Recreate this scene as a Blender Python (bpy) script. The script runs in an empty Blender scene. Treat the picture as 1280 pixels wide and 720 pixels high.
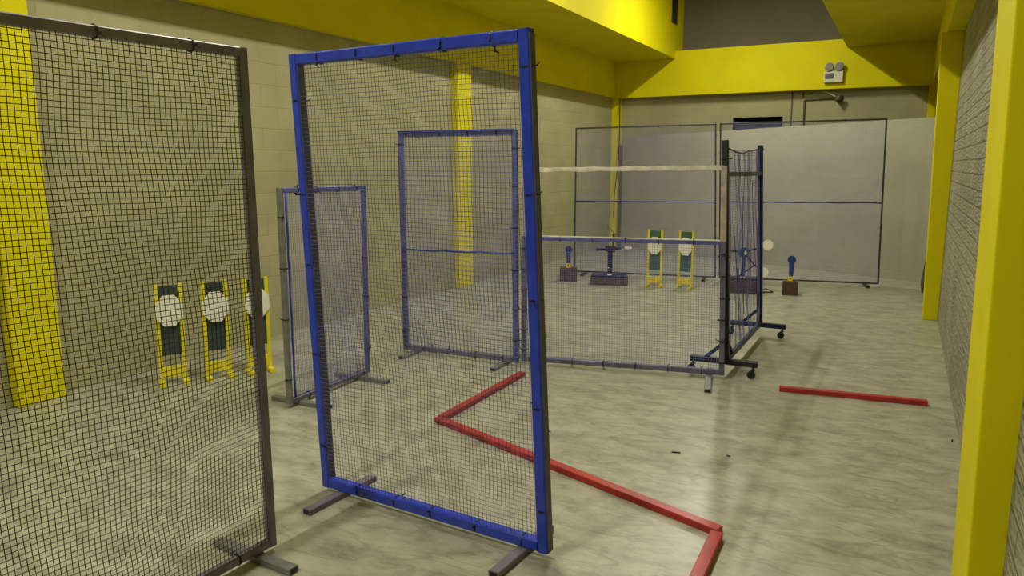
import bpy, math, random
from mathutils import Vector, Matrix, noise

random.seed(7)
col = bpy.context.scene.collection
PI = math.pi

# ------------------------------------------------------------------ helpers
class MB:
    """collects shapes in world coordinates and links them as one mesh object"""
    def __init__(s):
        s.v = []; s.f = []; s.sm = []
    def add(s, vs, fs, smooth=False):
        b = len(s.v)
        s.v += [Vector(p) for p in vs]
        s.f += [tuple(i + b for i in f) for f in fs]
        s.sm += [smooth] * len(fs)
        return s
    def box(s, x0, x1, y0, y1, z0, z1):
        vs = [(x0,y0,z0),(x1,y0,z0),(x1,y1,z0),(x0,y1,z0),(x0,y0,z1),(x1,y0,z1),(x1,y1,z1),(x0,y1,z1)]
        return s.add(vs, [(3,2,1,0),(4,5,6,7),(0,1,5,4),(1,2,6,5),(2,3,7,6),(3,0,4,7)])
    def bar(s, p, q, w, h, up=(0,0,1), cham=0.0):
        """bar with rectangular (chamfered) section from p to q; w sideways, h along up"""
        p = Vector(p); q = Vector(q); d = (q-p).normalized(); up = Vector(up)
        if abs(d.dot(up)) > .95: up = Vector((0,1,0)) if abs(d.y) < .9 else Vector((1,0,0))
        a = d.cross(up).normalized(); b = a.cross(d).normalized()
        hw, hh = w/2, h/2
        c = cham if cham else min(w, h) * .12
        pr = [(-hw+c,-hh),(hw-c,-hh),(hw,-hh+c),(hw,hh-c),(hw-c,hh),(-hw+c,hh),(-hw,hh-c),(-hw,-hh+c)]
        vs = [o + a*x + b*y for o in (p, q) for x, y in pr]
        fs = [(i, (i+1) % 8, (i+1) % 8 + 8, i + 8) for i in range(8)]
        fs += [tuple(range(7, -1, -1)), tuple(range(8, 16))]
        return s.add(vs, fs)
    def tube(s, pts, r, n=8, cap=True, smooth=True):
        pts = [Vector(p) for p in pts]
        vs = []; m = len(pts)
        prev = None
        for i, p in enumerate(pts):
            d = (pts[min(i+1, m-1)] - pts[max(i-1, 0)]).normalized()
            if prev is None:
                a = d.orthogonal().normalized()
            else:
                a = (prev - d * prev.dot(d)).normalized()
            prev = a; b = d.cross(a)
            rr = r[i] if isinstance(r, (list, tuple)) else r
            vs += [p + (a*math.cos(2*PI*k/n) + b*math.sin(2*PI*k/n))*rr for k in range(n)]
        fs = [(i*n+k, i*n+(k+1) % n, (i+1)*n+(k+1) % n, (i+1)*n+k) for i in range(m-1) for k in range(n)]
        if cap:
            fs += [tuple(range(n-1, -1, -1)), tuple(range((m-1)*n, m*n))]
        return s.add(vs, fs, smooth)
    def disc(s, c, nrm, r, t, n=24, up=(0,0,1), r2=None, rot=0.0, bevel=0.0):
        """thick disc/polygon with centre c, facing nrm"""
        c = Vector(c); nrm = Vector(nrm).normalized(); up = Vector(up)
        a = up.cross(nrm).normalized(); b = nrm.cross(a)
        r2 = r2 or r
        def ring(k, off): return [c + nrm*off + (a*math.cos(2*PI*i/n+rot)*(r-k) + b*math.sin(2*PI*i/n+rot)*(r2-k)) for i in range(n)]
        rings = [ring(bevel, -t/2), ring(0, -t/2+bevel), ring(0, t/2-bevel), ring(bevel, t/2)]
        vs = sum(rings, [])
        fs = [(j*n+i, j*n+(i+1) % n, (j+1)*n+(i+1) % n, (j+1)*n+i) for j in range(3) for i in range(n)]
        fs += [tuple(range(n-1, -1, -1)), tuple(range(3*n, 4*n))]
        return s.add(vs, fs)
    def extrude(s, prof, o, ax, ay, nrm, t):
        """extrude a 2-D outline by t"""
        o = Vector(o); ax = Vector(ax); ay = Vector(ay); nrm = Vector(nrm); n = len(prof)
        vs = [o + ax*x + ay*y - nrm*t/2 for x, y in prof] + [o + ax*x + ay*y + nrm*t/2 for x, y in prof]
        fs = [(i, (i+1) % n, (i+1) % n + n, i+n) for i in range(n)] + [tuple(range(n-1, -1, -1)), tuple(range(n, 2*n))]
        return s.add(vs, fs)
    def build(s, name, mat, parent=None, origin=None, bevel=0.0):
        if parent is not None:
            o0 = Vector(parent.location)
            pp = parent.parent
            while pp is not None:
                o0 = o0 + Vector(pp.location); pp = pp.parent
        else:
            o0 = Vector(origin) if origin is not None else Vector((0,0,0))
        me = bpy.data.meshes.new(name)
        me.from_pydata([tuple(p - o0) for p in s.v], [], s.f)
        me.materials.append(mat)
        for p, k in zip(me.polygons, s.sm): p.use_smooth = k
        me.update()
        ob = bpy.data.objects.new(name, me); col.objects.link(ob)
        if parent is not None: ob.parent = parent
        else: ob.location = o0
        if bevel:
            m = ob.modifiers.new('bevel', 'BEVEL'); m.width = bevel; m.segments = 2; m.limit_method = 'ANGLE'
        return ob

def tag(o, label=None, cat=None, group=None, kind=None):
    if label: o['label'] = label
    if cat: o['category'] = cat
    if group: o['group'] = group
    if kind: o['kind'] = kind
    return o

def empty(name, loc, label, cat, group=None):
    o = bpy.data.objects.new(name, None); col.objects.link(o)
    o.location = loc; o.empty_display_size = .1
    return tag(o, label, cat, group)

# ------------------------------------------------------------------ materials
def new_mat(name):
    m = bpy.data.materials.new(name); m.use_nodes = True
    nt = m.node_tree; nt.nodes.clear()
    out = nt.nodes.new('ShaderNodeOutputMaterial'); b = nt.nodes.new('ShaderNodeBsdfPrincipled')
    nt.links.new(b.outputs[0], out.inputs[0])
    return m, nt, b

def paint(name, c, rough=.5, metal=0.0, var=.12, scale=6.0, bump=0.0, spec=.5, bscale=60, coat=0.0):
    m, nt, b = new_mat(name)
    tc = nt.nodes.new('ShaderNodeNewGeometry')
    n = nt.nodes.new('ShaderNodeTexNoise'); n.inputs['Scale'].default_value = scale; n.inputs['Detail'].default_value = 5
    nt.links.new(tc.outputs['Position'], n.inputs['Vector'])
    r = nt.nodes.new('ShaderNodeValToRGB')
    r.color_ramp.elements[0].position = .3; r.color_ramp.elements[1].position = .7
    r.color_ramp.elements[0].color = tuple(x*(1-var) for x in c) + (1,)
    r.color_ramp.elements[1].color = tuple(min(1, x*(1+var)) for x in c) + (1,)
    nt.links.new(n.outputs['Fac'], r.inputs[0]); nt.links.new(r.outputs[0], b.inputs['Base Color'])
    b.inputs['Roughness'].default_value = rough; b.inputs['Metallic'].default_value = metal
    b.inputs['Specular IOR Level'].default_value = spec
    b.inputs['Coat Weight'].default_value = coat
    if bump:
        n2 = nt.nodes.new('ShaderNodeTexNoise'); n2.inputs['Scale'].default_value = bscale; n2.inputs['Detail'].default_value = 3
        nt.links.new(tc.outputs['Position'], n2.inputs['Vector'])
        bp = nt.nodes.new('ShaderNodeBump'); bp.inputs['Strength'].default_value = bump; bp.inputs['Distance'].default_value = .01
        nt.links.new(n2.outputs['Fac'], bp.inputs['Height']); nt.links.new(bp.outputs[0], b.inputs['Normal'])
    return m

def block_wall(name, c, axis, joint=.75, bump=.5, rough_amt=.3, bw=.4, bh=.2, mottling=.1, jw=.006, nsc=(5, 26, 1)):
    """painted concrete-block wall; axis 'Y' for walls running along the room, 'X' for walls across it"""
    m, nt, b = new_mat(name); L = nt.links
    g = nt.nodes.new('ShaderNodeNewGeometry'); sp = nt.nodes.new('ShaderNodeSeparateXYZ'); cb = nt.nodes.new('ShaderNodeCombineXYZ')
    L.new(g.outputs['Position'], sp.inputs[0])
    L.new(sp.outputs['Y' if axis == 'Y' else 'X'], cb.inputs['X']); L.new(sp.outputs['Z'], cb.inputs['Y'])
    # wobble the joints a little
    nz = nt.nodes.new('ShaderNodeTexNoise'); nz.inputs['Scale'].default_value = 3.5; nz.inputs['Detail'].default_value = 2
    L.new(cb.outputs[0], nz.inputs['Vector'])
    ma = nt.nodes.new('ShaderNodeVectorMath'); ma.operation = 'MULTIPLY_ADD'
    ma.inputs[1].default_value = (.02, .02, 0)
    L.new(nz.outputs['Color'], ma.inputs[0]); L.new(cb.outputs[0], ma.inputs[2])
    br = nt.nodes.new('ShaderNodeTexBrick'); br.inputs['Scale'].default_value = 1
    br.inputs['Brick Width'].default_value = bw; br.inputs['Row Height'].default_value = bh
    br.inputs['Mortar Size'].default_value = jw; br.inputs['Mortar Smooth'].default_value = .6
    br.inputs['Color1'].default_value = (.93,.93,.93,1); br.inputs['Color2'].default_value = (1,1,1,1)
    br.inputs['Mortar'].default_value = (joint,joint,joint,1)
    L.new(ma.outputs[0], br.inputs['Vector'])
    n = nt.nodes.new('ShaderNodeTexNoise'); n.inputs['Scale'].default_value = 1.7; n.inputs['Detail'].default_value = 6
    L.new(cb.outputs[0], n.inputs['Vector'])
    r = nt.nodes.new('ShaderNodeValToRGB')
    r.color_ramp.elements[0].position = .3; r.color_ramp.elements[1].position = .7
    r.color_ramp.elements[0].color = tuple(x*(1-mottling) for x in c)+(1,)
    r.color_ramp.elements[1].color = tuple(x*(1+mottling) for x in c)+(1,)
    L.new(n.outputs['Fac'], r.inputs[0])
    mx = nt.nodes.new('ShaderNodeMix'); mx.data_type = 'RGBA'; mx.blend_type = 'MULTIPLY'; mx.inputs['Factor'].default_value = 1
    L.new(r.outputs[0], mx.inputs['A']); L.new(br.outputs['Color'], mx.inputs['B'])
    L.new(mx.outputs['Result'], b.inputs['Base Color'])
    # relief: joints plus trowel streaks
    mp = nt.nodes.new('ShaderNodeMapping'); mp.inputs['Scale'].default_value = nsc
    mp.inputs['Rotation'].default_value = (0, 0, .12)
    L.new(cb.outputs[0], mp.inputs['Vector'])
    n3 = nt.nodes.new('ShaderNodeTexNoise'); n3.inputs['Scale'].default_value = 1; n3.inputs['Detail'].default_value = 4
    L.new(mp.outputs[0], n3.inputs['Vector'])
    s1 = nt.nodes.new('ShaderNodeMath'); s1.operation = 'MULTIPLY'; s1.inputs[1].default_value = rough_amt
    L.new(n3.outputs['Fac'], s1.inputs[0])
    s2 = nt.nodes.new('ShaderNodeMath'); s2.operation = 'SUBTRACT'
    L.new(s1.outputs[0], s2.inputs[0]); L.new(br.outputs['Fac'], s2.inputs[1])
    bp = nt.nodes.new('ShaderNodeBump'); bp.inputs['Strength'].default_value = bump; bp.inputs['Distance'].default_value = .012
    L.new(s2.outputs[0], bp.inputs['Height']); L.new(bp.outputs[0], b.inputs['Normal'])
    b.inputs['Roughness'].default_value = .75; b.inputs['Specular IOR Level'].default_value = .3
    return m

def floor_mat():
    m, nt, b = new_mat('vinyl_floor'); L = nt.links
    g = nt.nodes.new('ShaderNodeNewGeometry')
    mp = nt.nodes.new('ShaderNodeMapping'); mp.inputs['Rotation'].default_value = (0, 0, -.46); mp.inputs['Scale'].default_value = (1.3, 2.2, 1)
    L.new(g.outputs['Position'], mp.inputs['Vector'])
    n1 = nt.nodes.new('ShaderNodeTexNoise'); n1.inputs['Scale'].default_value = 3.4; n1.inputs['Detail'].default_value = 9; n1.inputs['Roughness'].default_value = .68; n1.inputs['Distortion'].default_value = .25
    L.new(mp.outputs[0], n1.inputs['Vector'])
    r = nt.nodes.new('ShaderNodeValToRGB')
    e = r.color_ramp.elements
    e[0].position = .30; e[0].color = (.235, .225, .155, 1)
    e[1].position = .70; e[1].color = (.475, .455, .355, 1)
    k = e.new(.46); k.color = (.338, .325, .248, 1)
    k = e.new(.56); k.color = (.41, .392, .30, 1)
    L.new(n1.outputs['Fac'], r.inputs[0])
    # thin dark veins
    mp2 = nt.nodes.new('ShaderNodeMapping'); mp2.inputs['Rotation'].default_value = (0, 0, -.3); mp2.inputs['Scale'].default_value = (.7, 2.2, 1)
    L.new(g.outputs['Position'], mp2.inputs['Vector'])
    n2 = nt.nodes.new('ShaderNodeTexNoise'); n2.inputs['Scale'].default_value = 3.1; n2.inputs['Detail'].default_value = 5; n2.inputs['Distortion'].default_value = .7
    L.new(mp2.outputs[0], n2.inputs['Vector'])
    r2 = nt.nodes.new('ShaderNodeValToRGB')
    q = r2.color_ramp.elements
    q[0].position = .47; q[0].color = (1,1,1,1)
    q[1].position = .53; q[1].color = (1,1,1,1)
    k = q.new(.50); k.color = (.72,.72,.70,1)
    L.new(n2.outputs['Fac'], r2.inputs[0])
    mx = nt.nodes.new('ShaderNodeMix'); mx.data_type = 'RGBA'; mx.blend_type = 'MULTIPLY'; mx.inputs['Factor'].default_value = .8
    L.new(r.outputs[0], mx.inputs['A']); L.new(r2.outputs[0], mx.inputs['B']); L.new(mx.outputs['Result'], b.inputs['Base Color'])
    b.inputs['Roughness'].default_value = .33; b.inputs['Specular IOR Level'].default_value = .5
    bp = nt.nodes.new('ShaderNodeBump'); bp.inputs['Strength'].default_value = .12; bp.inputs['Distance'].default_value = .01
    L.new(n1.outputs['Fac'], bp.inputs['Height']); L.new(bp.outputs[0], b.inputs['Normal'])
    return m

M = {}
M['floor'] = floor_mat()
WALL = (.38, .35, .20)
M['wall_l'] = block_wall('painted_block_left', WALL, 'Y', joint=.91, bump=.4, rough_amt=.25)
M['wall_r'] = block_wall('rough_block_right', (.35,.325,.225), 'Y', joint=.80, bump=1.0, rough_amt=2.6, mottling=.2, jw=.010, bw=.24, bh=.10, nsc=(9, 44, 1))
M['wall_b'] = block_wall('painted_block_far', WALL, 'X', joint=.94, bump=.2, rough_amt=.25)
M['part'] = block_wall('partition_paint', (.44,.415,.32), 'X', joint=.95, bump=.15, rough_amt=.2, bw=1.2, bh=.45, mottling=.06)
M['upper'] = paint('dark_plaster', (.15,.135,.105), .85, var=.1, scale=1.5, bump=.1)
M['yellow'] = paint('yellow_paint', (.67,.59,.002), .65, var=.05, scale=2.0, bump=.06, bscale=25, spec=.15)
M['ceiling'] = paint('ceiling_paint', (.07,.068,.06), .9, var=.06, scale=1.0)
M['blue'] = paint('blue_tape', (.020,.050,.50), .22, var=.15, scale=14, bump=.12, bscale=40, spec=.6)
M['bluem'] = paint('blue_grey_steel', (.10,.115,.34), .4, var=.25, scale=12, metal=.2)
M['brown'] = paint('bare_brown_steel', (.185,.155,.20), .45, metal=.1, var=.25, scale=9)
M['grey'] = paint('grey_steel', (.235,.225,.225), .38, metal=.4, var=.2, scale=14)
M['purple'] = paint('purple_grey_steel', (.15,.14,.215), .42, metal=.3, var=.25, scale=12)
M['darkpost'] = paint('dark_grey_steel', (.06,.062,.085), .4, metal=.4, var=.2, scale=10)
M['navy'] = paint('navy_steel', (.010,.014,.075), .35, metal=.2, var=.3, scale=12)
M['black'] = paint('black_plastic', (.009,.009,.012), .45, var=.2, scale=20)
M['net_dark'] = paint('dark_netting', (.040,.037,.036), .75, var=.3, scale=9)
M['net_big'] = paint('grey_blue_netting', (.07,.075,.21), .75, var=.3, scale=9)
M['net_navy'] = paint('navy_netting', (.15,.16,.46), .75, var=.3, scale=9)
M['net_blue'] = paint('blue_netting', (.18,.20,.62), .75, var=.3, scale=9)
M['net_roll'] = paint('slate_netting', (.13,.145,.37), .75, var=.3, scale=9)
M['bare'] = paint('dark_bare_steel', (.10,.085,.12), .45, metal=.3, var=.2, scale=9)
M['popblue'] = paint('dark_blue_enamel', (.014,.035,.21), .45, var=.15, scale=10)
M['cord'] = paint('blue_cord', (.012,.035,.32), .5, var=.2, scale=20)
M['tape'] = paint('masking_tape', (.62,.56,.47), .6, var=.2, scale=14, bump=.3, bscale=60)
M['tape2'] = paint('brownish_tape', (.42,.34,.31), .6, var=.25, scale=11, bump=.3, bscale=50)
M['white'] = paint('white_card', (.86,.83,.72), .6, var=.03, scale=8)
M['green'] = paint('dark_green_board', (.030,.055,.050), .7, var=.15, scale=8)
M['green2'] = paint('green_board', (.055,.12,.095), .7, var=.2, scale=8)
M['yel2'] = paint('yellow_enamel', (.80,.68,.01), .4, var=.12, scale=14)
M['red'] = paint('red_enamel', (.40,.020,.018), .38, var=.25, scale=10, spec=.5)
M['wood'] = paint('brown_wood', (.075,.032,.018), .55, var=.4, scale=10, bump=.2)
M['rubber'] = paint('dark_rubber', (.02,.017,.02), .7, var=.3, scale=20)
M['rubberbrown'] = paint('dark_stained_wood', (.085,.048,.042), .6, var=.4, scale=16)
M['plastic'] = paint('cream_plastic', (.60,.57,.44), .45, var=.03, scale=8)
M['glassy'] = paint('lamp_lens', (.16,.16,.13), .35, metal=.0, var=.1, scale=30)
M['shutter'] = paint('blue_grey_shutter', (.045,.06,.115), .55, var=.15, scale=3)
M['dark'] = paint('dark_recess', (.012,.012,.012), .9)
M['pipe'] = paint('olive_conduit', (.11,.095,.05), .5, metal=.2)
M['board'] = paint('dark_board', (.035,.028,.03), .6, var=.3)
m, nt, b = new_mat('lamp_glow'); b.inputs['Emission Color'].default_value = (1,.93,.72,1); b.inputs['Emission Strength'].default_value = 6; M['glow'] = m

# ------------------------------------------------------------------ the hall (metres; Y runs down the hall, camera near Y = 0)
XL, XR, YB, YF = -5.38, .392, 14.72, -4.0
ZS = 3.67; ZB = 2.98; ZC = 5.0
def struct(name, mb, mat, label=None, **k):
    o = mb.build(name, mat, **k); tag(o, kind='structure', label=label); return o
struct('floor', MB().box(XL-.2, XR+.2, YF-.2, 15.4, -.15, 0), M['floor'], 'greenish grey mottled vinyl floor of the hall')
struct('wall_left', MB().box(XL-.2, XL, YF-.2, 15.4, 0, ZC), M['wall_l'], 'long painted block wall on the left')
# right wall steps in a little beside the camera
w = MB(); pr = [(XR, 15.4), (XR, 2.5), (.33, 2.5), (.33, YF-.2), (XR+.25, YF-.2), (XR+.25, 15.4)]
w.extrude(pr, (0,0,ZC/2), (1,0,0), (0,1,0), (0,0,1), ZC)
struct('wall_right', w, M['wall_r'], 'rough grey block wall on the right')
# far wall with an opening for the shuttered window
w = MB(); wx0, wx1, wz0, wz1 = -3.03, -2.13, 1.35, 2.545
w.box(XL, wx0, YB, YB+.25, 0, ZB); w.box(wx1, XR, YB, YB+.25, 0, ZB)
w.box(wx0, wx1, YB, YB+.25, 0, wz0); w.box(wx0, wx1, YB, YB+.25, wz1, ZB)
struct('wall_far', w, M['wall_b'], 'grey painted wall at the far end under the yellow beam')
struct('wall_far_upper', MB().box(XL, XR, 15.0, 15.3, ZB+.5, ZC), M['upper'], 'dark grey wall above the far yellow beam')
struct('wall_rear', MB().box(XL, XR, YF-.2, YF, 0, ZC), M['wall_b'], 'rear wall of the hall')
struct('ceiling', MB().box(XL-.2, XR+.25, YF-.2, 15.4, ZC, ZC+.15), M['ceiling'], 'ceiling of the hall')
wr = MB(); wr.box(wx0, wx0+.03, YB+.03, YB+.22, wz0, wz1); wr.box(wx1-.03, wx1, YB+.03, YB+.22, wz0, wz1); wr.box(wx0, wx1, YB+.03, YB+.22, wz1-.02, wz1)
wf = struct('window_1', wr, M['dark'], 'dark window opening with a blue grey shutter, above the partition')
sh = MB(); sh.box(wx0+.03, wx1-.03, YB+.1, YB+.13, wz0, wz1-.09)
for k in range(9): sh.box(wx0+.03, wx1-.03, YB+.09, YB+.1, wz0+.02+k*.12, wz0+.125+k*.12)
sh.build('shutter', M['shutter'], wf)
MB().box(wx0+.02, wx1-.02, YB+.2, YB+.24, wz0, wz1).build('window_back', M['dark'], wf)
MB().box(wx0+.03, wx1-.03, YB+.075, YB+.09, wz1-.125, wz1-.108).build('shutter_rail', M['grey'], wf)
# yellow beams, bulkheads and pilasters
struct('trim_1', MB().box(XL, -5.3, YF, 14.5, ZB, ZS), M['yellow'], 'yellow beam along the left wall')
struct('trim_2', MB().box(XL, XR, 14.5, 15.0, ZB, 3.81), M['yellow'], 'yellow beam across the far wall')
struct('trim_3', MB().box(XL, -4.12, YF, 15.0, ZS, ZC), M['yellow'], 'wide yellow bulkhead hanging over the left side')
struct('trim_4', MB().box(-1.11, XR, YF, 15.0, ZS, ZC), M['yellow'], 'wide yellow bulkhead hanging over the right side')
struct('trim_5', MB().box(.24, XR, YF, 14.5, 3.0, ZS), M['yellow'], 'yellow beam along the right wall')
struct('trim_6', MB().box(XL, -5.29, 2.76, 3.09, 0, ZB), M['yellow'], 'yellow pilaster on the near left wall', bevel=.008)
struct('trim_7', MB().box(XL, -5.285, 8.49, 8.85, 0, ZB), M['yellow'], 'yellow pilaster further along the left wall', bevel=.008)
struct('trim_8', MB().box(XL, -5.24, 14.5, YB, 0, ZB), M['yellow'], 'narrow yellow column in the far left corner')
def leaning_pilaster(name, x0, y0, y1, dx, label, top=ZB+.02, x1=XR):
    w = MB(); n = (x0, x0+dx)
    vs = [(n[0],y0,0),(x1,y0,0),(x1,y1,0),(n[0],y1,0),(n[1],y0,top),(x1,y0,top),(x1,y1,top),(n[1],y1,top)]
    w.add(vs, [(3,2,1,0),(4,5,6,7),(0,1,5,4),(1,2,6,5),(2,3,7,6),(3,0,4,7)])
    return struct(name, w, M['yellow'], label, bevel=.006)
leaning_pilaster('trim_9', .25, 9.08, 9.38, -.06, 'yellow pilaster at the middle of the right wall')
leaning_pilaster('trim_10', .25, 2.44, 2.97, -.05, 'large yellow pilaster nearest on the right wall')
struct('trim_11', MB().box(.19, .31, 14.5, YB, 0, ZB), M['yellow'], 'narrow yellow column in the far right corner')
# low partition standing askew in front of the far wall
A = Vector((-5.12, 14.47, 0)); B = Vector((.34, 12.005, 0)); d = (B-A).normalized(); nn = Vector((d.y, -d.x, 0))
w = MB(); t = .10
vs = [A, B, B-nn*t, A-nn*t]; vs = vs + [Vector((v.x, v.y, 2.21 if i in (0,3) else 2.315)) for i, v in enumerate(vs)]
w.add(vs, [(3,2,1,0),(4,5,6,7),(0,1,5,4),(1,2,6,5),(2,3,7,6),(3,0,4,7)])
struct('wall_partition', w, M['part'], 'low tan partition wall standing across the far end')
w = MB(); w.bar(A+nn*.006+Vector((.02,0,.055)), B+nn*.006+Vector((-.02,0,.055)), .012, .11)
struct('baseboard_partition', w, M['part'], 'low skirting along the tan partition')

# vent in the end of the left bulkhead
o = empty('vent_grille', (-4.12, 14.33, 4.28), 'narrow dark vent at the far end of the left yellow bulkhead', 'vent')
MB().box(-4.12, -4.105, 14.16, 14.50, 4.28, 4.30).box(-4.12, -4.105, 14.16, 14.50, 4.86, 4.88).box(-4.12,-4.105,14.16,14.18,4.3,4.86).box(-4.12,-4.105,14.48,14.50,4.3,4.86).build('frame', M['darkpost'], o)
w = MB()
for k in range(14): w.box(-4.12, -4.109, 14.18, 14.48, 4.305+k*.04, 4.335+k*.04)
w.build('louvres', M['dark'], o)

# ------------------------------------------------------------------ nets and frames
def lerp(a, b, t): return a + (b-a)*t
def net_mb(P00, P10, P01, P11, cell=.02, th=.0024, wave=.006, sag=.015, seed=0.0, ns=None, vf=1.0, fold=0.0):
    """knotted netting between four corners (two bottom, two top)"""
    P00, P10, P01, P11 = map(Vector, (P00, P10, P01, P11))
    W = (P10-P00).length; Hh = (P01-P00).length
    U = (P10-P00).normalized(); Vv = (P01-P00).normalized(); N = U.cross(Vv).normalized()
    nu = max(2, round(W/cell)); nv = max(2, round(Hh/(cell*vf)))
    def pos(u, v):
        p = lerp(lerp(P00, P10, u), lerp(P01, P11, u), v)
        q = Vector((u*W*1.6+seed, v*Hh*1.6, seed*1.3))
        n = noise.noise_vector(q) + noise.noise_vector(q*2.7)*.45
        eu = min(1, min(u, 1-u)*8+.12); ev = min(1, min(v, 1-v)*8+.12)
        off = U*(n.x*wave*eu) + Vv*(n.y*wave*ev*1.3) + N*(n.z*sag*eu*ev)
        if fold:
            off += N*(fold*math.sin(u*W*9+seed)*math.sin(u*W*23+v*1.3)*eu)
        return p + off
    mb = MB(); c3 = [(math.cos(a), math.sin(a)) for a in (PI/2, PI*7/6, PI*11/6)]
    def thread(pts, A1, A2):
        n = len(pts)
        vs = [p + (A1*x + A2*y)*th/2*1.15 for p in pts for x, y in c3]
        fs = [(i*3+k, i*3+(k+1) % 3, i*3+3+(k+1) % 3, i*3+3+k) for i in range(n-1) for k in range(3)]
        mb.add(vs, fs)
    su = max(6, int(W/.07)); sv = max(6, int(Hh/.07))
    for i in range(nu+1): thread([pos(i/nu, j/sv) for j in range(sv+1)], U, N)
    for j in range(nv+1): thread([pos(i/su, j/nv) for i in range(su+1)], Vv, N)
    return mb

tie_mesh = None
def tie_on(parent, p, direction, r):
    """a cable tie round a tube at p, tube running along direction, with a tail"""
    global tie_mesh
    if tie_mesh is None:
        mb = MB(); mb.disc((0,0,0), (0,0,1), 1.0, .22, n=8, up=(0,1,0)); mb.box(.75, 1.55, -.13, .13, -.09, .12)
        mb.tube([(1.3,0,0),(1.5,.1,.2),(1.7,.3,.5)], .09, 4)
        ob = mb.build('cable_tie', M['black']); tie_mesh = ob.data
        bpy.data.objects.remove(ob)
    ob = bpy.data.objects.new('cable_tie', tie_mesh); col.objects.link(ob); ob.parent = parent
    d = Vector(direction).normalized()
    q = d.to_track_quat('Z', 'Y')
    ob.rotation_mode = 'QUATERNION'
    from mathutils import Quaternion
    ob.rotation_quaternion = q @ Quaternion((0,0,1), random.uniform(0, 2*PI))
    ob.location = Vector(p) - Vector(parent.location); ob.scale = (r, r, .026)
    return ob

def net_frame(name, label, Ab, Bb, At, Bt, tw, postA, postB, railT, railB, netm, netkw=None, foot=None, footm=None,
              foot_in=.1, foot_len=(.25,.25), ties=(6,4), cat='net frame', group=None, net_z=None, post_top=True, mid=None, footh=.03, tie_r=None):
    """freestanding rectangular tube frame: post, top rail, bottom rail, feet, net"""
    Ab, Bb, At, Bt = [Vector(p) for p in (Ab, Bb, At, Bt)]
    root = empty(name, ((Ab.x+Bb.x)/2, (Ab.y+Bb.y)/2, 0), label, cat, group)
    U = (Bb-Ab); U.z = 0; U.normalize(); N = Vector((-U.y, U.x, 0))
    z0 = footh + tw/2 if foot else tw/2 + .003
    def on(a, b, z): return lerp(a, b, z/b.z) if b.z else a
    bA = on(Ab, At, footh if foot else .003); bB = on(Bb, Bt, footh if foot else .003)
    MB().bar(bA, At, tw, tw, up=N).build('post', postA, root)
    MB().bar(bB, Bt, tw, tw, up=N).build('post', postB, root)
    a = on(Ab, At, At.z-tw/2) + U*tw/2; b = on(Bb, Bt, Bt.z-tw/2) - U*tw/2
    if railT: MB().bar(a, b, tw, tw, up=(0,0,1)).build('top_rail', railT, root)
    c = on(Ab, At, z0) + U*tw/2; e = on(Bb, Bt, z0) - U*tw/2
    if railB: MB().bar(c, e, tw, tw, up=(0,0,1)).build('bottom_rail', railB, root)
    if foot:
        for s in (0, 1):
            q = (Ab + U*foot_in) if s == 0 else (Bb - U*foot_in)
            q = Vector((q.x, q.y, footh/2))
            mb = MB(); p0 = q - N*foot_len[0]; p1 = q + N*foot_len[1]
            mb.bar(p0, p1, .05, footh, up=(0,0,1))
            fo = mb.build('foot', footm, root)
            MB().bar(p0 - N*.0015, p0 + N*.001, .036, footh*.62, up=(0,0,1)).build('open_end', M['black'], fo)
            MB().bar(p1 - N*.001, p1 + N*.0015, .036, footh*.62, up=(0,0,1)).build('open_end', M['black'], fo)
    if netm:
        kw = dict(cell=.02, th=.0024); kw.update(netkw or {})
        zb, zt = net_z or (z0+tw*.3, At.z-tw*.6)
        g = tw*.62
        off = -N*(tw*.35)
        n = net_mb(on(Ab, At, zb)+U*g+off, on(Bb, Bt, zb)-U*g+off, on(Ab, At, zt)+U*g+off, on(Bb, Bt, min(zt, Bt.z-.01))-U*g+off, **kw)
        n.build('net', netm, root)
    r = tie_r or tw*.74
    for k in range(ties[0]):
        for P, Q in ((Ab, At), (Bb, Bt)):
            z = At.z*(k+.6+random.uniform(-.12,.12))/ties[0]
            tie_on(root, on(P, Q, z), (Q-P), r)
    for k in range(ties[1]):
        t_ = (k+.55+random.uniform(-.15,.15))/ties[1]
        if railT: tie_on(root, lerp(a, b, t_), b-a, r)
        if railB: tie_on(root, lerp(c, e, t_+.04), e-c, r)
    return root

# near left brown frame
net_frame('net_frame', 'tall dark brown steel frame with black net, nearest, at left edge',
          (-2.370,1.09,0), (-2.318,2.161,0), (-2.393,1.06,2.09), (-2.325,2.155,2.10), .036,
          M['brown'], M['brown'], M['brown'], M['brown'], M['net_dark'],
          dict(cell=.0195, th=.0029, wave=.011, sag=.03, seed=3.1), foot=True, footm=M['grey'], foot_in=.08, foot_len=(.22,.25), ties=(0,3), tie_r=.026)
# big blue leaning frame
big = net_frame('net_frame', 'tall bright blue taped frame with dark net, leaning, in the foreground',
          (-2.51,2.745,0), (-1.249,2.667,0), (-2.60,2.737,2.165), (-1.337,2.645,2.165), .05,
          M['blue'], M['blue'], M['blue'], M['blue'], M['net_big'],
          dict(cell=.0205, th=.0021, wave=.008, sag=.02, seed=8.7), foot=True, footm=M['brown'], foot_in=.1, foot_len=(.25,.22), ties=(5,5), tie_r=.032)
# bare steel side left uncovered by the tape on each post
for P, Q in (((-2.51,2.745),(-2.60,2.737)), ((-1.249,2.667),(-1.337,2.645))):
    p = Vector((P[0]+.0265, P[1], .035)); q = Vector((Q[0]+.0265, Q[1], 2.15))
    MB().bar(p, q, .004, .044, up=(0,1,0)).build('bare_side', M['bare'], big)['label'] = 'bare dark steel side of the blue post'
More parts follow.
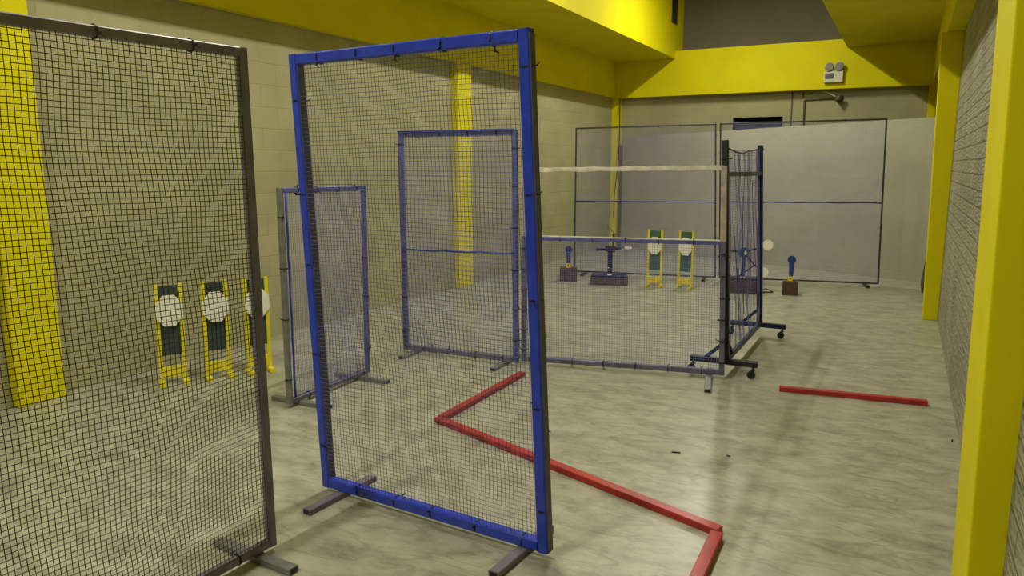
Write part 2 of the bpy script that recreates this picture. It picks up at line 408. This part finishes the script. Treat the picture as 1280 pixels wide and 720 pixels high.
# small frame beside the left wall targets
sm = net_frame('net_frame', 'short grey frame with fine net, lowest of the netted frames, left of centre',
          (-3.655,3.64,0), (-3.68,4.515,0), (-3.650,3.64,1.505), (-3.668,4.52,1.50), .034,
          M['grey'], M['bluem'], M['bluem'], M['purple'], M['net_navy'],
          dict(cell=.02, th=.0023, wave=.007, sag=.012, seed=1.9), foot=True, footm=M['grey'], foot_in=.1, foot_len=(.27,.24), ties=(4,4))
MB().tube([(-3.635,3.675,.07+ k*.14 + 0) if k % 2 else (-3.632,3.677,.07+k*.14) for k in range(11)], .007, 6).build('edge_cord', M['cord'], sm)
# middle frame with blue cord across
mid = net_frame('net_frame', 'upright blue grey frame with a blue cord across its net, centre left',
          (-3.865,5.293,0), (-2.783,5.345,0), (-3.872,5.293,1.933), (-2.795,5.345,1.933), .042,
          M['bluem'], M['bluem'], M['bluem'], M['purple'], M['net_navy'],
          dict(cell=.02, th=.0023, wave=.006, sag=.012, seed=5.5), foot=True, footm=M['grey'], foot_in=.1, foot_len=(.24,.26), ties=(6,4))
MB().tube([(-3.865+ (1.08*k/10), 5.27+.0052*k, .925+.018*k/10+.004*math.sin(k*2)) for k in range(11)], .0085, 6).build('cross_cord', M['cord'], mid)
for z in (1.93,):
    MB().tube([(-3.88+ (1.09*k/10), 5.262+.0052*k, z+.004) for k in range(11)], .007, 6).build('top_cord', M['cord'], mid)
# window frame: taped opening above, net below
wa, wb = Vector((-2.747,5.421,0)), Vector((-1.18,5.763,0))
U = (wb-wa).normalized(); N = Vector((-U.y, U.x, 0))
win = empty('window_frame', ((wa.x+wb.x)/2, (wa.y+wb.y)/2, 0), 'wide frame with open taped top half and netted lower half, centre', 'net frame')
wat = wa + Vector((-.002,0,1.63)); wbt = wb + Vector((-.052,-.01,1.655))
def on(a, b, z): return lerp(a, b, z/b.z)
MB().bar(on(wa,wat,.03), on(wa,wat,1.08), .042, .042, up=N).build('post', M['purple'], win)
MB().bar(on(wb,wbt,.03), on(wb,wbt,1.08), .042, .042, up=N).build('post', M['purple'], win)
MB().bar(on(wa,wat,1.08), on(wa,wat,1.63), .032, .02, up=N).build('taped_post', M['tape2'], win)
MB().bar(on(wb,wbt,1.08), on(wb,wbt,1.645), .046, .04, up=N).build('taped_post', M['tape2'], win)
mb = MB(); n = 16
for k in range(n):
    p = lerp(on(wa,wat,1.615), on(wb,wbt,1.635), k/n); q = lerp(on(wa,wat,1.615), on(wb,wbt,1.635), (k+1.0)/n)
    mb.bar(p + Vector((0,0,.003*math.sin(k*2.3))), q + Vector((0,0,.003*math.sin(k*2.3+2.3))), .014, .034+.004*math.sin(k*1.7), up=(0,0,1))
mb.build('tape_strip', M['tape'], win)
MB().bar(on(wa,wat,1.065)+U*.02, on(wb,wbt,1.065)-U*.02, .028, .028).build('middle_rail', M['bluem'], win)
MB().bar(on(wa,wat,1.084)+U*.02, on(wb,wbt,1.084)-U*.02, .026, .008).build('rail_tape', M['tape'], win)
MB().bar(on(wa,wat,.052)+U*.02, on(wb,wbt,.052)-U*.02, .042, .042).build('bottom_rail', M['purple'], win)
net_mb(on(wa,wat,.07)+U*.02-N*.02, on(wb,wbt,.07)-U*.02-N*.02, on(wa,wat,1.06)+U*.02-N*.02, on(wb,wbt,1.06)-U*.02-N*.02, cell=.02, th=.0021, wave=.005, sag=.01, seed=2.2).build('net', M['net_navy'], win)
for q in (wa+U*.10, wb-U*.10):
    q = Vector((q.x, q.y, .015)); fo = MB().bar(q-N*.42, q+N*.15, .05, .03).build('foot', M['grey'], win) if q.x > -2 else MB().bar(q-N*.05, q+N*.24, .05, .03).build('foot', M['grey'], win)
    if q.x > -2: MB().bar(q-N*.4215, q-N*.419, .036, .019).build('open_end', M['black'], fo)
for k in range(6):
    tie_on(win, lerp(on(wa,wat,1.065), on(wb,wbt,1.065), (k+.15)/6), wb-wa, .024)
    tie_on(win, lerp(on(wa,wat,.052), on(wb,wbt,.052), (k+.6)/6.2), wb-wa, .032)
    tie_on(win, on(wb,wbt,.13+k*.17), wbt-wb, .032); tie_on(win, on(wa,wat,.13+k*.17), wat-wa, .032)

# rolling navy frame on casters
r0, r1 = Vector((-1.166,5.86,.0)), Vector((-1.171,7.42,.0))
lean = Vector((-.088,-.01,0))
rf = empty('rolling_net_frame', (-1.168, 6.64, 0), 'navy steel frame on castor legs with loose blue net, seen nearly edge on', 'net frame')
Ht = 1.84
def rp(b, z): return b + lean*(z/Ht) + Vector((0,0,z))
for b, mt in ((r0, M['black']), (r1, M['navy'])):
    MB().bar(rp(b,.125), rp(b,Ht), .048, .048, up=(0,1,0)).build('post', mt, rf)
    ft = MB().bar((b.x-.29, b.y, .115), (b.x+.235, b.y+.01, .115), .05, .045).build('foot', M['navy'] if b is r1 else M['black'], rf)
    for sx in (-.265, .205):
        c = Vector((b.x+sx, b.y-.005, 0)); mb = MB()
        mb.tube([c+Vector((0,0,.095)), c+Vector((0,0,.07))], .009, 8)
        mb.bar(c+Vector((-.002,-.016,.075)), c+Vector((-.012,-.016,.03)), .004, .022, up=(1,0,0)); mb.bar(c+Vector((-.002,.016,.075)), c+Vector((-.012,.016,.03)), .004, .022, up=(1,0,0))
        mb.box(c.x-.014, c.x+.014, c.y-.018, c.y+.018, .068, .076)
        mb.disc(c+Vector((-.012,0,.032)), (0,1,0), .032, .022, n=20, bevel=.004)
        mb.build('castor', M['black'], rf)
    MB().bar((b.x-.17, b.y+.005, .13), rp(b,.27)+Vector((-.01,0,0)), .03, .02, up=(0,1,0)).build('brace', M['navy'], rf)
for s_, b in ((1, r0), (-1, r1)):
    MB().bar(rp(b,.30)+Vector((0,.0,0)), (b.x, b.y+s_*.22, .14), .022, .022).build('brace', M['navy'], rf)
MB().bar(rp(r0,.125)+Vector((0,.024,0)), rp(r1,.125)-Vector((0,.024,0)), .04, .04).build('bottom_rail', M['navy'], rf)
MB().bar(rp(r0,1.585)+Vector((0,.024,0)), rp(r1,1.575)-Vector((0,.024,0)), .036, .036).build('cross_rail', M['navy'], rf)
MB().tube([rp(r0,1.79)+Vector((0,.03,0))]+[rp(lerp(r0,r1,t), 1.79-.05*math.sin(t*PI)*(1 if t < .6 else .6)+.02*t) for t in (.15,.3,.45,.6,.8,.9)]+[rp(r1,1.80)+Vector((.03,0,0))], .007, 6).build('top_cord', M['navy'], rf)
net_mb(rp(r0,.15)+Vector((0,.03,0)), rp(r1,.15)-Vector((0,.03,0)), rp(r0,1.77)+Vector((0,.03,0)), rp(r1,1.79)-Vector((0,.03,0)), cell=.022, th=.0021, wave=.015, sag=.03, seed=6.2, fold=.018).build('net', M['net_roll'], rf)
for path in ([(.28,1.74),(.22,1.62),(.2,1.5)], [(.62,1.5),(.65,1.1),(.75,.7),(.78,.3)], [(.12,1.1),(.2,.7),(.25,.3)], [(.35,1.4),(.33,.9),(.37,.4)]):
    MB().tube([rp(lerp(r0,r1,u), z)+Vector((.03,0,0)) for u, z in path], .0028, 5).build('loose_cord', M['navy'], rf)
for z in (.35, .62, .95, 1.25, 1.7):
    t_ = tie_on(rf, rp(r0, z), (0,0,1), .036)

# two back frames with one cord across
def back_frame(Ab, Bb, la, lb, h0, h1, label, seed):
    Ab = Vector((Ab[0], Ab[1], 0)); Bb = Vector((Bb[0], Bb[1], 0))
    At = Ab + Vector((la, 0, h0)); Bt = Bb + Vector((lb, 0, h1))
    r = net_frame('net_frame', label, Ab, Bb, At, Bt, .022, M['darkpost'], M['darkpost'], M['darkpost'], M['darkpost'], M['net_blue'],
                  dict(cell=.02, th=.0017, wave=.004, sag=.008, seed=seed), foot=True, footm=M['darkpost'], foot_in=.16, foot_len=(.22,.15), ties=(7,6))
    pts = [lerp(lerp(Ab, At, .505), lerp(Bb, Bt, .505), k/12) + Vector((0,-.022,.004*math.sin(k*1.9))) for k in range(13)]
    MB().tube(pts, .0085, 6).build('cross_cord', M['cord'], r)
    return r
back_frame((-4.463,10.524), (-2.39,10.895), .0, -.09, 2.21, 2.24, 'large thin dark frame with pale blue net, behind the yellow target stands', 4.4)
back_frame((-2.33,10.91), (-.262,11.345), -.085, -.058, 2.245, 2.275, 'large thin dark frame with pale blue net, far right before the partition', 9.1)

# ------------------------------------------------------------------ target stands
def target_stand(A, B, h, label, group, board, plate_z=.575, Wd=.166):
    A = Vector((A[0], A[1], 0)); B = Vector((B[0], B[1], 0))
    c = (A+B)/2
    U = (B-A).normalized(); N = Vector((U.y, -U.x, 0))    # N faces the shooter
    root = empty('target_stand', c, label, 'target stand', group)
    for s in (-1, 1):
        p = c + U*(s*Wd/2)
        MB().bar(p+Vector((0,0,.03)), p+Vector((0,0,h)), .028, .028, up=N).build('upright', M['yel2'], root)
        MB().bar(p-N*.06+Vector((0,0,.018)), p+N*.075+Vector((0,0,.018)), .042, .034).build('foot', M['yel2'], root)
    MB().bar(c-U*(Wd/2-.013)+Vector((0,0,.10)), c+U*(Wd/2-.013)+Vector((0,0,.10)), .018, .085).build('cross_board', M['yel2'], root)
    MB().bar(c-N*.004+Vector((0,0,.23)), c-N*.004+Vector((0,0,h-.012)), Wd-.03, .010, up=N).build('backing_board', board, root)
    MB().disc(c+N*.024+Vector((0,0,plate_z)), N, .103, .010, n=8, r2=.127, rot=PI/8, bevel=.001).build('octagonal_plate', M['white'], root)
    return root
g1 = 'yellow target stands by the left wall'
target_stand((-4.905,3.575), (-4.80,3.735), .775, 'yellow target stand with white octagon plate, leftmost of three by left wall', g1, M['green'])
target_stand((-4.715,3.847), (-4.632,4.004), .775, 'yellow target stand with white octagon, middle of three by left wall', g1, M['green'])
target_stand((-4.560,4.105), (-4.474,4.285), .775, 'yellow target stand partly behind the brown post, rightmost of three by left wall', g1, M['green'])
g2 = 'yellow target stands at the back'
target_stand((-3.085,9.86), (-2.894,9.85), .79, 'yellow target stand with white octagon, left of the back pair', g2, M['green2'], Wd=.188)
target_stand((-2.68,9.93), (-2.47,9.885), .785, 'yellow target stand with white octagon, right of the back pair', g2, M['green2'], Wd=.192)

# ------------------------------------------------------------------ poppers on boxes
def popper(c, box_w, box_h, box_d, top, label, boxmat, yaw):
    c = Vector((c[0], c[1], 0)); U = Vector((math.cos(yaw), math.sin(yaw), 0)); N = Vector((U.y, -U.x, 0))
    bx = MB(); bx.bar(c+Vector((0,0,0)), c+Vector((0,0,box_h)), box_w, box_d, up=N, cham=.006)
    o = bx.build('wooden_box', boxmat, None, origin=c, bevel=.004)
    tag(o, label[0], 'box', 'dark boxes under the blue targets')
    r = empty('popper_target', c+Vector((0,0,box_h)), label[1], 'popper target', 'blue popper targets on boxes')
    R_ = .052; hc = top-R_
    prof = []
    for k in range(21):
        a = -PI*.28 + (PI*1.56)*k/20
        prof.append((R_*math.cos(a), hc-box_h+R_*math.sin(a)))
    prof = prof + [(-.026, .05), (-.026, .0), (.026, .0), (.026, .05)]
    MB().extrude(prof, c+Vector((0,0,box_h+.004)), U, Vector((0,0,1)), N, .012).build('plate', M['popblue'], r, bevel=.001)
    MB().bar(c+N*.025+U*-.004+Vector((0,0,box_h)), c+N*.025+U*-.004+Vector((0,0,box_h+.055)), .062, .04, up=N).build('hinge_bracket', M['yel2'], r)
    mb = MB(); q = c+N*.0462+U*-.004+Vector((0,0,box_h+.03)); mb.disc(q, N, .009, .002, n=12); mb.build('bolt', M['black'], r)
    MB().bar(c-N*.03+Vector((0,0,box_h)), c-N*.03+Vector((0,0,box_h+.10)), .03, .012, up=N).build('rear_stop', M['navy'], r)
popper((-4.25,9.80), .25, .20, .20, .505, ('dark stained box under the left blue popper', 'small blue popper target on the left box'), M['rubberbrown'], .41)
popper((-1.25,10.10), .19, .18, .19, .50, ('reddish brown wooden box standing alone before the partition', 'small blue popper target on the right reddish brown box'), M['wood'], .12)

# ------------------------------------------------------------------ rotating star targets on long boxes
def dirs(yaw):
    U = Vector((math.cos(yaw), math.sin(yaw), 0)); return U, Vector((U.y, -U.x, 0))
# left star: spun so that its wheel is almost level
U, N = dirs(.29)
c = Vector((-3.615, 9.80, 0))
bx = MB(); bx.bar(c-U*.265+Vector((0,0,.055)), c+U*.25+Vector((0,0,.055)), .26, .11, cham=.006)
for k in (-.16, .16): bx.bar(c+U*k+N*.131+Vector((0,0,.012)), c+U*k+N*.131+Vector((0,0,.10)), .02, .004, up=N)
tag(bx.build('wooden_box', M['rubberbrown'], None, origin=c), 'long low dark brown box under the level star target', 'box', 'long boxes under the star targets')
st = empty('star_target', c+Vector((0,0,.11)), 'dark blue star target with its wheel level, on the long low box', 'star target')
MB().bar(c-U*.25+Vector((0,0,.128)), c+U*.235+Vector((0,0,.128)), .22, .035).build('base_plate', M['navy'], st)
MB().bar(c+Vector((0,0,.145)), c+Vector((0,0,.49)), .068, .05, up=N).build('post', M['navy'], st)
MB().disc(c+N*.10+Vector((0,0,.151)), (0,0,1), .034, .012, n=16, up=(0,1,0)).build('round_plate', M['white'], st)
MB().disc(c+U*-.02+N*.024+Vector((0,0,.235)), N, .009, .006, n=12).build('bolt', M['white'], st)
MB().bar(c-U*.20+Vector((0,0,.488)), c+U*.15+Vector((0,0,.508)), .06, .036).disc(c+Vector((0,0,.50)), (0.1,0,1), .075, .07, n=20, up=(0,1,0)).build('hub', M['navy'], st)
hc = c+Vector((0,0,.505))
for k in range(5):
    a = 2*PI*k/5 + .15
    dv = U*math.cos(a) + N*math.sin(a)*.95 + Vector((0,0,.10*math.sin(a+.8)))
    MB().bar(hc+dv*.04, hc+dv*.22, .016, .012).build('arm', M['navy'], st)
    if k in (0, 4): MB().disc(hc+dv*.25-Vector((0,0,.02*k/4)), Vector((.1,-.3,1)), .055, .008, n=20, up=(0,1,0)).build('round_plate', M['tape2'], st)
MB().tube([c+U*.03+Vector((0,0,.51)), c+U*.035+Vector((0,0,.71))], .010, 6).tube([c+U*.055+Vector((0,0,.62)), c+U*.06+Vector((0,0,.71))], .006, 6).build('spindle', M['black'], st)
MB().tube([c-U*.055+Vector((0,0,.83)), c+U*.05+Vector((0,0,.72)), c+U*.10+Vector((0,0,.69))], .007, 6).build('trigger_rod', M['pipe'], st)
# right star: wheel upright, facing the shooter
U, N = dirs(.18)
c = Vector((-1.835, 9.99, 0))
bx = MB(); bx.bar(c-U*.25+Vector((0,0,.085)), c+U*.235+Vector((0,0,.085)), .24, .17, cham=.006)
tag(bx.build('wooden_box', M['wood'], None, origin=c), 'long brown box seen through the rolling frame under upright star', 'box', 'long boxes under the star targets')
st = empty('star_target', c+Vector((0,0,.17)), 'blue star target with white round plates, behind the rolling frame', 'star target')
MB().bar(c-U*.22+Vector((0,0,.185)), c+U*.19+Vector((0,0,.185)), .20, .03).build('base_plate', M['black'], st)
MB().bar(c+Vector((0,0,.20)), c+Vector((0,0,.52)), .05, .04, up=N).build('post', M['popblue'], st)
hub = c+N*.05+Vector((0,0,.53))
MB().disc(hub, N, .068, .03, n=24, bevel=.004).build('hub', M['popblue'], st)
MB().disc(hub+U*.022+N*.02, N, .016, .01, n=16, r2=.028).build('hub_cap', M['white'], st)
for (du, dz, pl) in ((.26,.10,True), (-.25,.03,False), (.14,-.16,False), (.05,-.30,False)):
    q = hub + U*du + Vector((0,0,dz)); s0 = hub + (q-hub).normalized()*.06
    if du == .05: continue
    MB().bar(s0, q, .02, .012, up=N).build('arm', M['navy'], st)
    if pl: MB().disc(q+(q-hub).normalized()*.03+N*.012, N, .066, .008, n=28).build('round_plate', M['white'], st)
q = hub+U*.14+Vector((0,0,-.16))
MB().bar(q, c+U*-.07+N*.05+Vector((0,0,.20)), .016, .012, up=N).build('strut', M['navy'], st)
MB().bar(q, hub+U*.225+Vector((0,0,-.215)), .014, .010, up=N).build('arm', M['navy'], st)
MB().disc(hub+U*.255+N*.012+Vector((0,0,-.245)), N, .062, .008, n=28).build('round_plate', M['white'], st)
MB().disc(c+N*.06+Vector((0,0,.205)), (0,0,1), .03, .01, n=16, up=(0,1,0)).build('base_bolt', M['white'], st)
p0 = c+U*.24+Vector((0,0,.03))
cb = MB().tube([p0, p0+U*.05+Vector((0,0,.03)), p0+U*.12-N*.01+Vector((0,0,.005)), p0+U*.15-N*.02+Vector((0,0,-.018)), p0+U*.09-N*.05+Vector((0,0,-.022)), p0+U*.02-N*.04+Vector((0,0,-.022))], .008, 6)
tag(cb.build('hose', M['black'], None, origin=p0), 'short dark looped hose beside the long brown box', 'hose')

# ------------------------------------------------------------------ red floor strips
def red_bar(p, q, label, w=.055, h=.035, taper=None, cat='floor strip'):
    p = Vector((p[0], p[1], h/2)); q = Vector((q[0], q[1], h/2)); c = (p+q)/2; c.z = 0
    return tag(MB().bar(p, q, w, h, cham=.003).build('floor_strip', M['red'], None, origin=c), label, cat)
red_bar((-2.60,5.10), (-2.585,3.91), 'red floor strip running away from the corner towards the centre frame')
red_bar((-2.60,3.885), (-.635,3.215), 'long red floor strip passing behind the big blue frame')
red_bar((-.640,3.175), (-.60,1.9), 'red floor strip cut off by the bottom edge, right of centre')
red_bar((-.73,5.64), (.235,5.76), 'separate red floor strip lying right of the rolling frame')
MB_ = None

# ------------------------------------------------------------------ emergency light, conduits, cable, board, litter
o = empty('emergency_light', (-1.29, 14.5, 3.08), 'white emergency light with twin lamps on the far yellow beam', 'emergency light')
MB().box(-1.445, -1.135, 14.42, 14.5, 3.08, 3.275).build('housing', M['plastic'], o, bevel=.008)
MB().box(-1.425, -1.285, 14.412, 14.42, 3.145, 3.235).build('control_panel', M['darkpost'], o)
MB().box(-1.415, -1.385, 14.408, 14.412, 3.19, 3.22).build('indicator', M['red'], o)
for x in (-1.365, -1.205):
    l = MB().tube([(x,14.455,3.345),(x,14.40,3.345)], [.055,.078], 20).build('lamp_head', M['plastic'], o)
    MB().disc((x,14.397,3.345), (0,-1,0), .068, .012, n=24, bevel=.004).build('lens', M['glassy'], l)
    MB().tube([(x,14.46,3.275),(x,14.46,3.31)], .014, 8).build('swivel', M['grey'], l)
tag(MB().tube([(-1.745,14.70,1.9),(-1.772,14.70,2.79),(-1.765,14.70,2.815),(-1.74,14.70,2.825),(-1.26,14.70,2.83)], .017, 8).build('conduit_pipe', M['pipe'], None, origin=(-1.745,14.70,1.9)), 'grey conduit rising and bending right on the far wall', 'conduit')
tag(MB().tube([(-1.985,14.703,1.9),(-1.985,14.703,2.97)], .011, 8).build('conduit_pipe', M['pipe'], None, origin=(-1.985,14.703,1.9)), 'thin straight vertical conduit on the far wall beside the shutter', 'conduit')
tag(MB().tube([(-1.80,14.703,2.86),(-1.80,14.703,2.97)], .010, 8).build('conduit_pipe', M['pipe'], None, origin=(-1.80,14.703,2.86)), 'short conduit stub under the far yellow beam', 'conduit')
o = empty('wall_speaker', (-1.22, 14.70, 2.83), 'small dark horn device at the end of the bent conduit', 'horn')
MB().tube([(-1.26,14.69,2.83),(-1.22,14.62,2.82),(-1.17,14.55,2.81)], [.025,.035,.075], 14).build('horn', M['pipe'], o)
MB().tube([(-1.53,14.70,2.985),(-1.38,14.64,2.93),(-1.25,14.60,2.85)], .012, 6).build('bracket', M['plastic'], o)
tag(MB().tube([(-5.20,14.46,2.98),(-5.195,14.46,2.2),(-5.20,14.44,1.7),(-5.23,14.40,1.3),(-5.255,14.40,1.0),(-5.26,14.40,.6)], .010, 6).build('hanging_cable', M['black'], None, origin=(-5.26,14.40,.6)), 'dark cable hanging down the far left corner column', 'cable')
pts = [(.262,0),(.285,0),(.389,.98),(.366,.985)]
w = MB(); w.extrude(pts, (0,11.45,.004), (1,0,0), (0,0,1), (0,1,0), .9)
tag(w.build('board', M['board'], None, origin=(.27,11.45,0)), 'dark board leaning on the right wall past the middle pilaster', 'board')
def scrap(x, y, a, l, label):
    dx, dy = math.cos(a)*l/2, math.sin(a)*l/2
    tag(MB().bar((x-dx,y-dy,.004), (x+dx,y+dy,.004), .009, .006).build('cable_tie_scrap', M['black'], None, origin=(x,y,0)), label, 'scrap')
scrap(-1.076,4.084,.25,.05,'short black offcut on the floor centre, right of the long red strip')
scrap(-.795,4.17,-.1,.02,'tiny black offcut on the floor towards the right wall')
scrap(-1.875,4.05,.3,.022,'tiny black offcut on the floor beside the big blue post')
scrap(-3.61,3.74,.9,.03,'small black offcut on the floor near the short frame')
scrap(.355,5.05,1.5,.022,'small dark offcut at the foot of the right wall')

# ------------------------------------------------------------------ lamps high in the middle of the hall
LX, LZ = -2.57, 4.78
for i, (y, e, pe) in enumerate(((11.8, 95, 26), (8.0, 80, 12), (3.8, 95, 12), (-.6, 125, 20))):
    o = empty('ceiling_light', (LX, y, ZC), 'long ceiling lamp hanging above the middle of the hall', 'ceiling light', 'ceiling lamps above the hall')
    MB().box(LX-.14,LX+.14,y-.68,y+.68,LZ+.06,ZC).build('housing', M['plastic'], o)
    for s_ in (-.06,.06): MB().tube([(LX+s_,y-.62,LZ+.035),(LX+s_,y+.62,LZ+.035)], .014, 10).build('tube', M['glow'], o)
    L_ = bpy.data.lights.new('hall_lamp', 'AREA'); L_.shape = 'RECTANGLE'; L_.size = .06; L_.size_y = 1.25; L_.energy = e; L_.color = (1,.985,.82)
    lo = bpy.data.objects.new('hall_lamp', L_); col.objects.link(lo); lo.location = (LX, y, LZ)
    L_ = bpy.data.lights.new('hall_lamp_side', 'POINT'); L_.energy = pe; L_.color = (1,.985,.82); L_.shadow_soft_size = .06
    lo = bpy.data.objects.new('hall_lamp_side', L_); col.objects.link(lo); lo.location = (LX, y, LZ-.08)

wld = bpy.data.worlds.new('world'); bpy.context.scene.world = wld; wld.use_nodes = True
bg = wld.node_tree.nodes['Background']; bg.inputs[0].default_value = (1,.95,.8,1); bg.inputs[1].default_value = .0

# ------------------------------------------------------------------ camera
cam = bpy.data.cameras.new('camera'); co = bpy.data.objects.new('camera', cam); col.objects.link(co)
cam.sensor_fit = 'HORIZONTAL'; cam.sensor_width = 36; cam.lens = 36*929/1280
cam.clip_start = .02; cam.clip_end = 100
co.location = (0, 0, 1.65); co.rotation_mode = 'XYZ'
co.rotation_euler = (PI/2 - .16322795, 0, .4856964)
sc = bpy.context.scene; sc.camera = co
sc.view_settings.view_transform = 'Standard'; sc.view_settings.look = 'None'
sc.view_settings.exposure = 0.1; sc.view_settings.gamma = 1; sc.view_settings.use_curve_mapping = False
